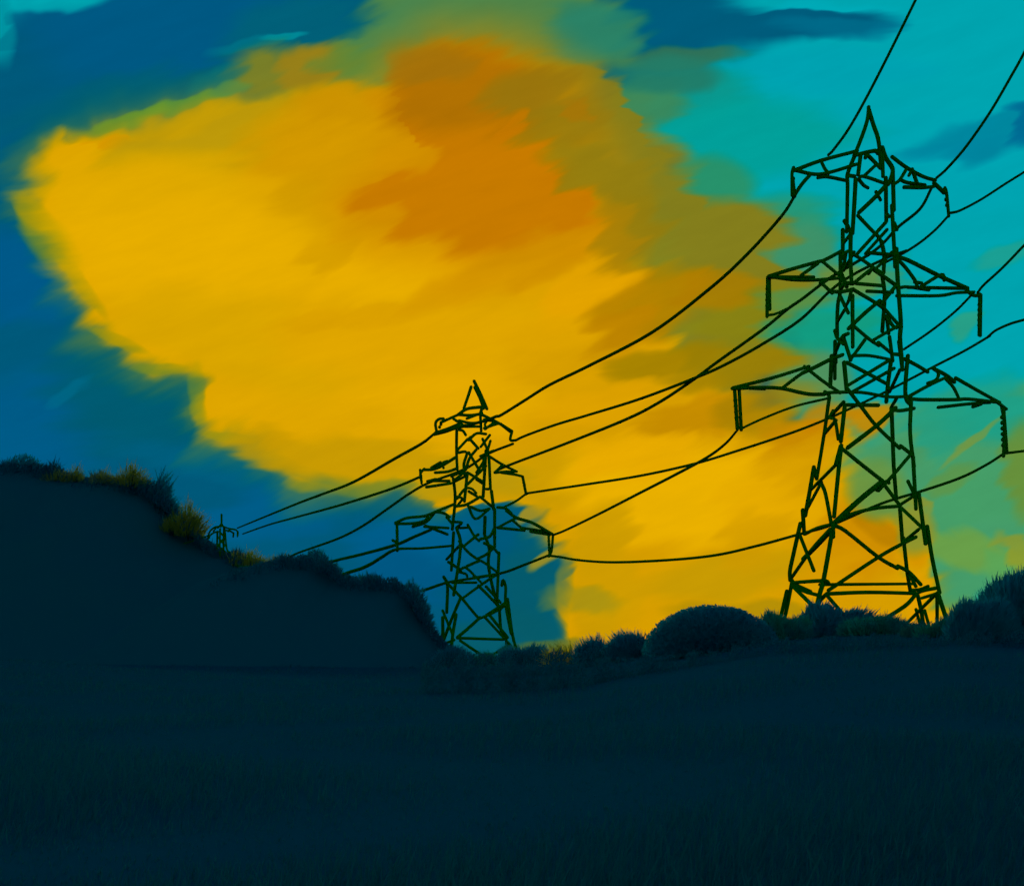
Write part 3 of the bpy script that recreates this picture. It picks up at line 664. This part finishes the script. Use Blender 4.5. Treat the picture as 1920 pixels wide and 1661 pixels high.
# green veil at the top
patch((930,50), [(720,-90),(705,20),(690,60),(620,88),(560,110),(600,160),(700,180),(800,190),(1000,180),(1110,150),(1180,100),(1175,50),(1150,20),(1120,-90)], (80, 132, 76), 20, 1)
blob(1110, 60, 100, 60, 0, (44, 130, 106), .9, 2); blob(800, 40, 110, 50, 0, (76, 132, 80), .7, 1); blob(860, 110, 160, 40, 0, (104, 126, 55), .8, 1)
blob(1330, 350, 90, 60, 0, (44, 146, 108), 1, 0, .4); blob(1250, 140, 110, 40, 0, (40, 124, 104), .9, 0); blob(1765, 1110, 60, 110, 0, (120, 150, 60), 1, 0, .4); blob(1580, 880, 60, 70, 0, (150, 146, 40), 1, 0, .4)
blob(1500, 500, 80, 90, 0, (64, 146, 106), 1, 0, .5); blob(1525, 715, 80, 70, 0, (80, 146, 96), 1, 0, .4)
# olive field
patch((1270,440), [(980,110),(1060,112),(1110,135),(1100,220),(1190,240),(1215,295),(1310,330),(1330,375),(1470,385),(1480,440),(1450,480),(1540,515),(1520,560),(1440,590),(1500,660),(1420,730),(1280,790),(1100,700),(900,500),(850,250)], (132, 126, 34), 16, 2)
blob(1060, 190, 100, 70, 10, (124, 120, 38), .9, 1); blob(1150, 290, 120, 60, 0, (136, 126, 32), .9, 2)
blob(1400, 590, 130, 60, 10, (136, 130, 25), .9, 2)
patch((560,500), [(20,372),(60,300),(70,265),(150,240),(290,196),(420,160),(600,130),(800,160),(1000,220),(1150,320),(1250,460),(1270,580),(1220,720),(1000,920),(740,945),(560,930),(440,840),(350,830),(350,720),(240,700),(150,620),(120,510),(60,420)], (128, 138, 40), 34, 1, .6)
# golden cloud, upper body
patch((560,500), [(52,372),(84,318),(80,285),(150,262),(225,240),(290,220),(420,190),(530,174),(600,158),(700,172),(800,190),(950,250),(1080,340),(1170,460),(1190,560),(1150,700),(1000,880),(880,930),(740,915),(640,905),(565,895),(500,845),(455,812),(385,812),(372,770),(378,700),(340,690),(265,684),(225,640),(175,612),(158,560),(130,500),(112,445),(80,405)], (224, 166, 0), 17, 4)
# lower body
patch((1260,930), [(900,740),(850,900),(800,930),(860,955),(960,955),(1010,975),(1000,1020),(1045,1060),(1055,1120),(1062,1185),(960,1215),(800,1290),(1300,1400),(1760,1300),(1765,1190),(1730,1080),(1690,1010),(1630,960),(1590,920),(1600,860),(1560,800),(1440,740),(1330,720),(1220,620),(1050,600)], (216, 158, 2), 16, 1)
blob(1000, 1110, 66, 105, 5, (12, 92, 110), 1, 3, .25); blob(965, 1180, 80, 44, 0, (14, 92, 106), .95, 0); blob(900, 1205, 90, 44, 0, (14, 92, 108), 1, 0, .5); blob(1022, 1048, 40, 14, 35, (180, 150, 30), .8, 0); blob(1000, 962, 36, 14, 40, (190, 152, 26), .8, 0); blob(1060, 1100, 16, 60, 0, (150, 140, 40), .6, 0)
blob(1110, 1150, 50, 60, 60, (196, 150, 14), .6, 4); blob(1010, 1205, 80, 14, 4, (90, 110, 50), .7, 2)
blob(300, 692, 62, 12, -6, (120, 138, 40), .75, 0); blob(225, 640, 60, 12, -22, (150, 145, 25), .7, 0); blob(600, 905, 66, 16, 4, (140, 140, 34), .7, 0)
blob(560, 880, 80, 14, -22, (96, 128, 60), .7, 0); blob(150, 530, 90, 14, -52, (140, 140, 30), .6, 0); blob(430, 818, 60, 10, -6, (150, 145, 25), .7, 0)
blob(700, 915, 90, 14, 2, (120, 135, 40), .6, 0); blob(372, 740, 16, 60, 0, (110, 136, 46), .6, 0)
# warm left fringe and lime rim
blob(90, 450, 75, 40, -50, (110, 135, 40), .75, 3); blob(60, 400, 50, 25, -50, (150, 145, 25), .8, 3)
blob(330, 205, 110, 14, 14, (85, 145, 60), .85, 1); blob(230, 235, 70, 14, 20, (110, 150, 45), .7, 1); blob(200, 275, 50, 9, 8, (222, 150, 0), .8, 1)
# upper left shading
patch((380,265), [(190,285),(250,245),(330,222),(420,200),(520,184),(600,185),(590,240),(520,300),(430,335),(320,335),(240,315)], (186, 152, 20), 24, 1, .9)
patch((530,135), [(430,165),(450,115),(480,98),(610,86),(640,110),(610,160),(600,178),(520,182)], (132, 130, 38), 16, 1, .9)
blob(570, 130, 60, 40, 60, (158, 128, 28), .8, 1); blob(640, 120, 70, 30, 10, (98, 134, 56), .7, 1); blob(430, 170, 50, 14, 20, (88, 140, 70), .7, 1)
blob(640, 270, 200, 110, 10, (212, 152, 2), .95, 1); blob(640, 200, 120, 40, 5, (205, 146, 6), .8, 1); blob(560, 400, 90, 70, 30, (212, 156, 2), .8, 1)
# bright bodies
blob(280, 370, 240, 90, 5, (228, 171, 0), .9, 2); blob(350, 480, 260, 110, 0, (233, 174, 0), .95, 2); blob(760, 500, 170, 60, 10, (233, 173, 0), .95, 1)
blob(450, 640, 260, 90, -15, (217, 165, 0), .8, 2); blob(750, 640, 250, 70, 4, (226, 166, 0), .8, 2); blob(700, 590, 240, 24, 8, (216, 156, 0), .5, 1)
blob(880, 760, 150, 70, 0, (230, 170, 0), .9, 2); blob(560, 850, 140, 40, -15, (196, 152, 12), .8, 2); blob(720, 860, 190, 42, -5, (200, 154, 10), .9, 2)
blob(1010, 900, 130, 60, 0, (204, 156, 8), .8, 2); blob(880, 900, 90, 40, 0, (186, 152, 20), .85, 2)
blob(610, 480, 60, 40, 30, (214, 156, 2), .7, 1)
# soft veils around the orange heart
patch((890,320), [(610,385),(700,310),(740,240),(690,190),(730,120),(830,60),(980,70),(1090,140),(1120,240),(1160,350),(1180,440),(1080,500),(930,530),(820,490),(700,470)], (206, 136, 2), 40, 0, .75)
# orange heart
patch((880,350), [(655,372),(700,350),(760,320),(800,280),(800,240),(735,215),(730,180),(750,140),(790,100),(850,85),(940,110),(1000,150),(1020,230),(1010,300),(1090,350),(1112,400),(1100,440),(1010,455),(930,475),(870,470),(800,450),(740,430),(690,440),(665,405)], (200, 123, 0), 14, 1)
patch((850,170), [(735,225),(728,180),(745,135),(775,100),(830,86),(930,105),(1010,130),(1040,190),(1010,240),(930,250),(820,235)], (176, 113, 10), 22, 1, .95)
blob(800, 125, 90, 40, 10, (160, 114, 22), .7, 1); blob(1000, 180, 90, 60, 10, (150, 118, 22), .85, 1); blob(1060, 240, 90, 50, 20, (150, 122, 22), .85, 1)
blob(1080, 215, 26, 30, 60, (168, 118, 16), .8, 1); blob(1120, 330, 130, 50, -12, (146, 125, 24), .9, 1); blob(970, 240, 34, 14, 45, (196, 120, 4), .8, 1)
blob(1080, 460, 80, 30, 20, (204, 136, 0), .85, 1); blob(980, 500, 170, 40, 14, (208, 142, 0), .8, 1); blob(880, 540, 130, 30, 14, (214, 150, 0), .6, 1)
blob(1180, 430, 70, 70, 20, (150, 124, 20), .8, 1)
blob(1160, 470, 50, 110, 20, (178, 130, 14), .6, 1); blob(1150, 640, 60, 60, 0, (200, 142, 4), .6, 1); blob(760, 300, 60, 40, 30, (212, 146, 2), .7, 1); blob(690, 420, 70, 30, 20, (212, 148, 2), .7, 1)
# right of the heart
blob(1100, 550, 110, 50, 22, (229, 163, 0), .95, 1, .3); blob(1040, 620, 110, 40, 0, (224, 164, 0), .8, 2)
blob(1230, 560, 110, 60, 20, (182, 130, 4), .9, 1); blob(1170, 620, 80, 40, 10, (188, 130, 2), .8, 1); blob(1340, 540, 80, 40, 10, (176, 124, 6), .7, 2)
blob(1250, 680, 120, 36, 12, (160, 128, 8), .85, 2); blob(1400, 690, 130, 40, 15, (158, 128, 12), .8, 2); blob(1310, 780, 170, 36, 12, (196, 138, 2), .85, 2)
blob(1130, 760, 120, 36, 10, (224, 162, 0), .8, 1); blob(1450, 770, 110, 50, 14, (166, 128, 12), .8, 2); blob(1500, 820, 90, 40, 10, (198, 136, 4), .9, 2)
# bright lower body
blob(1280, 920, 240, 110, -6, (235, 176, 0), 1, 1, .2); blob(1200, 850, 130, 50, 8, (233, 170, 0), .9, 1); blob(1440, 960, 90, 90, 0, (228, 168, 0), .8, 1)
blob(1380, 1080, 170, 50, 6, (198, 154, 12), .85, 2); blob(1120, 1010, 90, 60, 40, (202, 154, 8), .8, 1); blob(1150, 1120, 90, 70, 60, (206, 156, 8), .8, 4)
blob(1400, 1150, 140, 26, 0, (168, 138, 20), .7, 2); blob(1090, 1130, 34, 80, 85, (140, 140, 40), .5, 4)
blob(1420, 1010, 70, 60, 40, (206, 152, 6), .6, 1); blob(1480, 870, 70, 40, 20, (214, 156, 2), .7, 1)
# teal between the tower legs and green fall on the right
blob(1560, 620, 140, 50, 4, (28, 156, 124), .9, 2); blob(1500, 560, 100, 26, 4, (60, 150, 100), .6, 2); blob(1620, 520, 90, 34, 6, (120, 140, 52), .8, 2)
patch((1790,870), [(1600,840),(1640,800),(1700,760),(1980,700),(2200,900),(2200,1150),(1900,1120),(1800,1130),(1750,1090),(1735,1010),(1700,960),(1620,925),(1580,890)], (72, 156, 106), 22, 1)
blob(1840, 930, 110, 60, 10, (72, 158, 104), .9, 1); blob(1800, 1030, 110, 40, -10, (112, 160, 70), .85, 3); blob(1870, 780, 120, 60, 0, (28, 160, 140), .8, 2)
blob(1760, 800, 70, 60, 20, (40, 158, 130), .8, 1); blob(1900, 1060, 60, 40, 0, (92, 164, 88), .9, 3)
blob(1900, 1030, 26, 50, 40, (160, 150, 34), .65, 4); blob(1925, 880, 50, 90, 0, (112, 142, 52), .8, 4); blob(1780, 900, 70, 22, 40, (100, 148, 70), .7, 1)
blob(1700, 940, 50, 16, -35, (168, 146, 30), .6, 1); blob(1840, 820, 70, 12, 35, (140, 148, 50), .6, 1)
blob(1620, 790, 60, 34, 25, (206, 136, 4), .9, 1); blob(1560, 780, 50, 30, 20, (200, 130, 6), .8, 1); blob(1660, 860, 70, 30, 10, (74, 152, 100), .9, 1)
blob(1620, 1010, 90, 90, 0, (208, 142, 2), .9, 4); blob(1570, 1080, 80, 60, 0, (214, 152, 0), .7, 2); blob(1640, 985, 60, 24, -35, (186, 128, 4), .8, 3); blob(1730, 1100, 34, 100, 8, (226, 160, 0), .9, 4)
blob(1720, 1040, 26, 40, 0, (216, 148, 0), .8, 4); blob(1690, 960, 30, 40, 0, (122, 146, 58), .7, 4)
blob(1642, 915, 60, 60, 0, (104, 148, 70), .95, 0); blob(1716, 992, 40, 60, 0, (140, 148, 50), .95, 0)
# smears in the teal
blob(1850, 255, 150, 44, 14, (0, 124, 152), .7, 1); blob(1800, 280, 110, 20, 10, (0, 132, 158), .6, 2); blob(1925, 225, 40, 40, 30, (0, 100, 144), .75, 1)
blob(1880, 480, 80, 26, 20, (46, 158, 136), .7, 1); blob(1800, 610, 50, 26, 30, (72, 158, 110), .6, 1); blob(1680, 520, 40, 40, 0, (60, 150, 110), .5, 1)
# fine brushing
fn = noise(comb(mth('MULTIPLY', mth('ADD', U, mth('MULTIPLY', V, -.4)), .7), mth('MULTIPLY', mth('ADD', V, mth('MULTIPLY', U, .35)), 3), 3.3), 1.0, 4, .6)
hs = NN('ShaderNodeHueSaturation'); LL(cur, hs.inputs['Color'])
LL(mth('MULTIPLY_ADD', mth('SUBTRACT', fn, .5), .07, .985), hs.inputs['Value'])
gm = NN('ShaderNodeGamma'); LL(hs.outputs[0], gm.inputs[0]); gm.inputs[1].default_value = 2.2
# clear dusk sky outside the clouded quarter
SUN_AZ, SUN_EL = math.radians(-16), math.radians(15)
sky = NN('ShaderNodeTexSky'); sky.sky_type = 'NISHITA'; sky.sun_disc = False
sky.sun_elevation = SUN_EL; sky.sun_rotation = SUN_AZ
sv = NN('ShaderNodeVectorMath'); sv.operation = 'SCALE'; LL(sky.outputs[0], sv.inputs[0]); sv.inputs['Scale'].default_value = .06
fr = NN('ShaderNodeMapRange'); fr.interpolation_type = 'SMOOTHSTEP'; LL(sep.outputs['Y'], fr.inputs['Value'])
fr.inputs['From Min'].default_value = .2; fr.inputs['From Max'].default_value = .6
fm = NN('ShaderNodeMix'); fm.data_type = 'RGBA'; LL(fr.outputs[0], fm.inputs['Factor']); LL(sv.outputs[0], fm.inputs['A']); LL(gm.outputs[0], fm.inputs['B'])
bg = NN('ShaderNodeBackground'); LL(fm.outputs['Result'], bg.inputs['Color']); bg.inputs['Strength'].default_value = 1.0
wo = NN('ShaderNodeOutputWorld'); LL(bg.outputs[0], wo.inputs['Surface'])

# ------------------------------------------------------------------ sun and camera
sl = bpy.data.lights.new('sun', 'SUN'); sl.energy = .6; sl.angle = math.radians(3); sl.color = (1, .78, .42)
so = bpy.data.objects.new('sun', sl); COL.objects.link(so)
dv = Vector((math.sin(SUN_AZ)*math.cos(SUN_EL), math.cos(SUN_AZ)*math.cos(SUN_EL), math.sin(SUN_EL)))
so.rotation_euler = dv.to_track_quat('Z', 'Y').to_euler(); so.location = (0, 0, 60)

cd = bpy.data.cameras.new('camera'); co = bpy.data.objects.new('camera', cd); COL.objects.link(co)
cd.sensor_width = 36; cd.lens = 36*F/1920; cd.shift_y = (HZ-830.5)/1920; cd.clip_end = 20000
co.location = (0, 0, 0); co.rotation_euler = (math.radians(90), 0, 0)
S.camera = co
S.view_settings.view_transform = 'Standard'; S.view_settings.look = 'None'; S.view_settings.exposure = 0; S.view_settings.gamma = 1
S.cycles.use_adaptive_sampling = True; S.cycles.adaptive_threshold = .03; S.cycles.adaptive_min_samples = 12; S.cycles.max_bounces = 2; S.cycles.diffuse_bounces = 1; S.cycles.transmission_bounces = 1; S.cycles.glossy_bounces = 1
W.cycles.sampling_method = 'NONE'
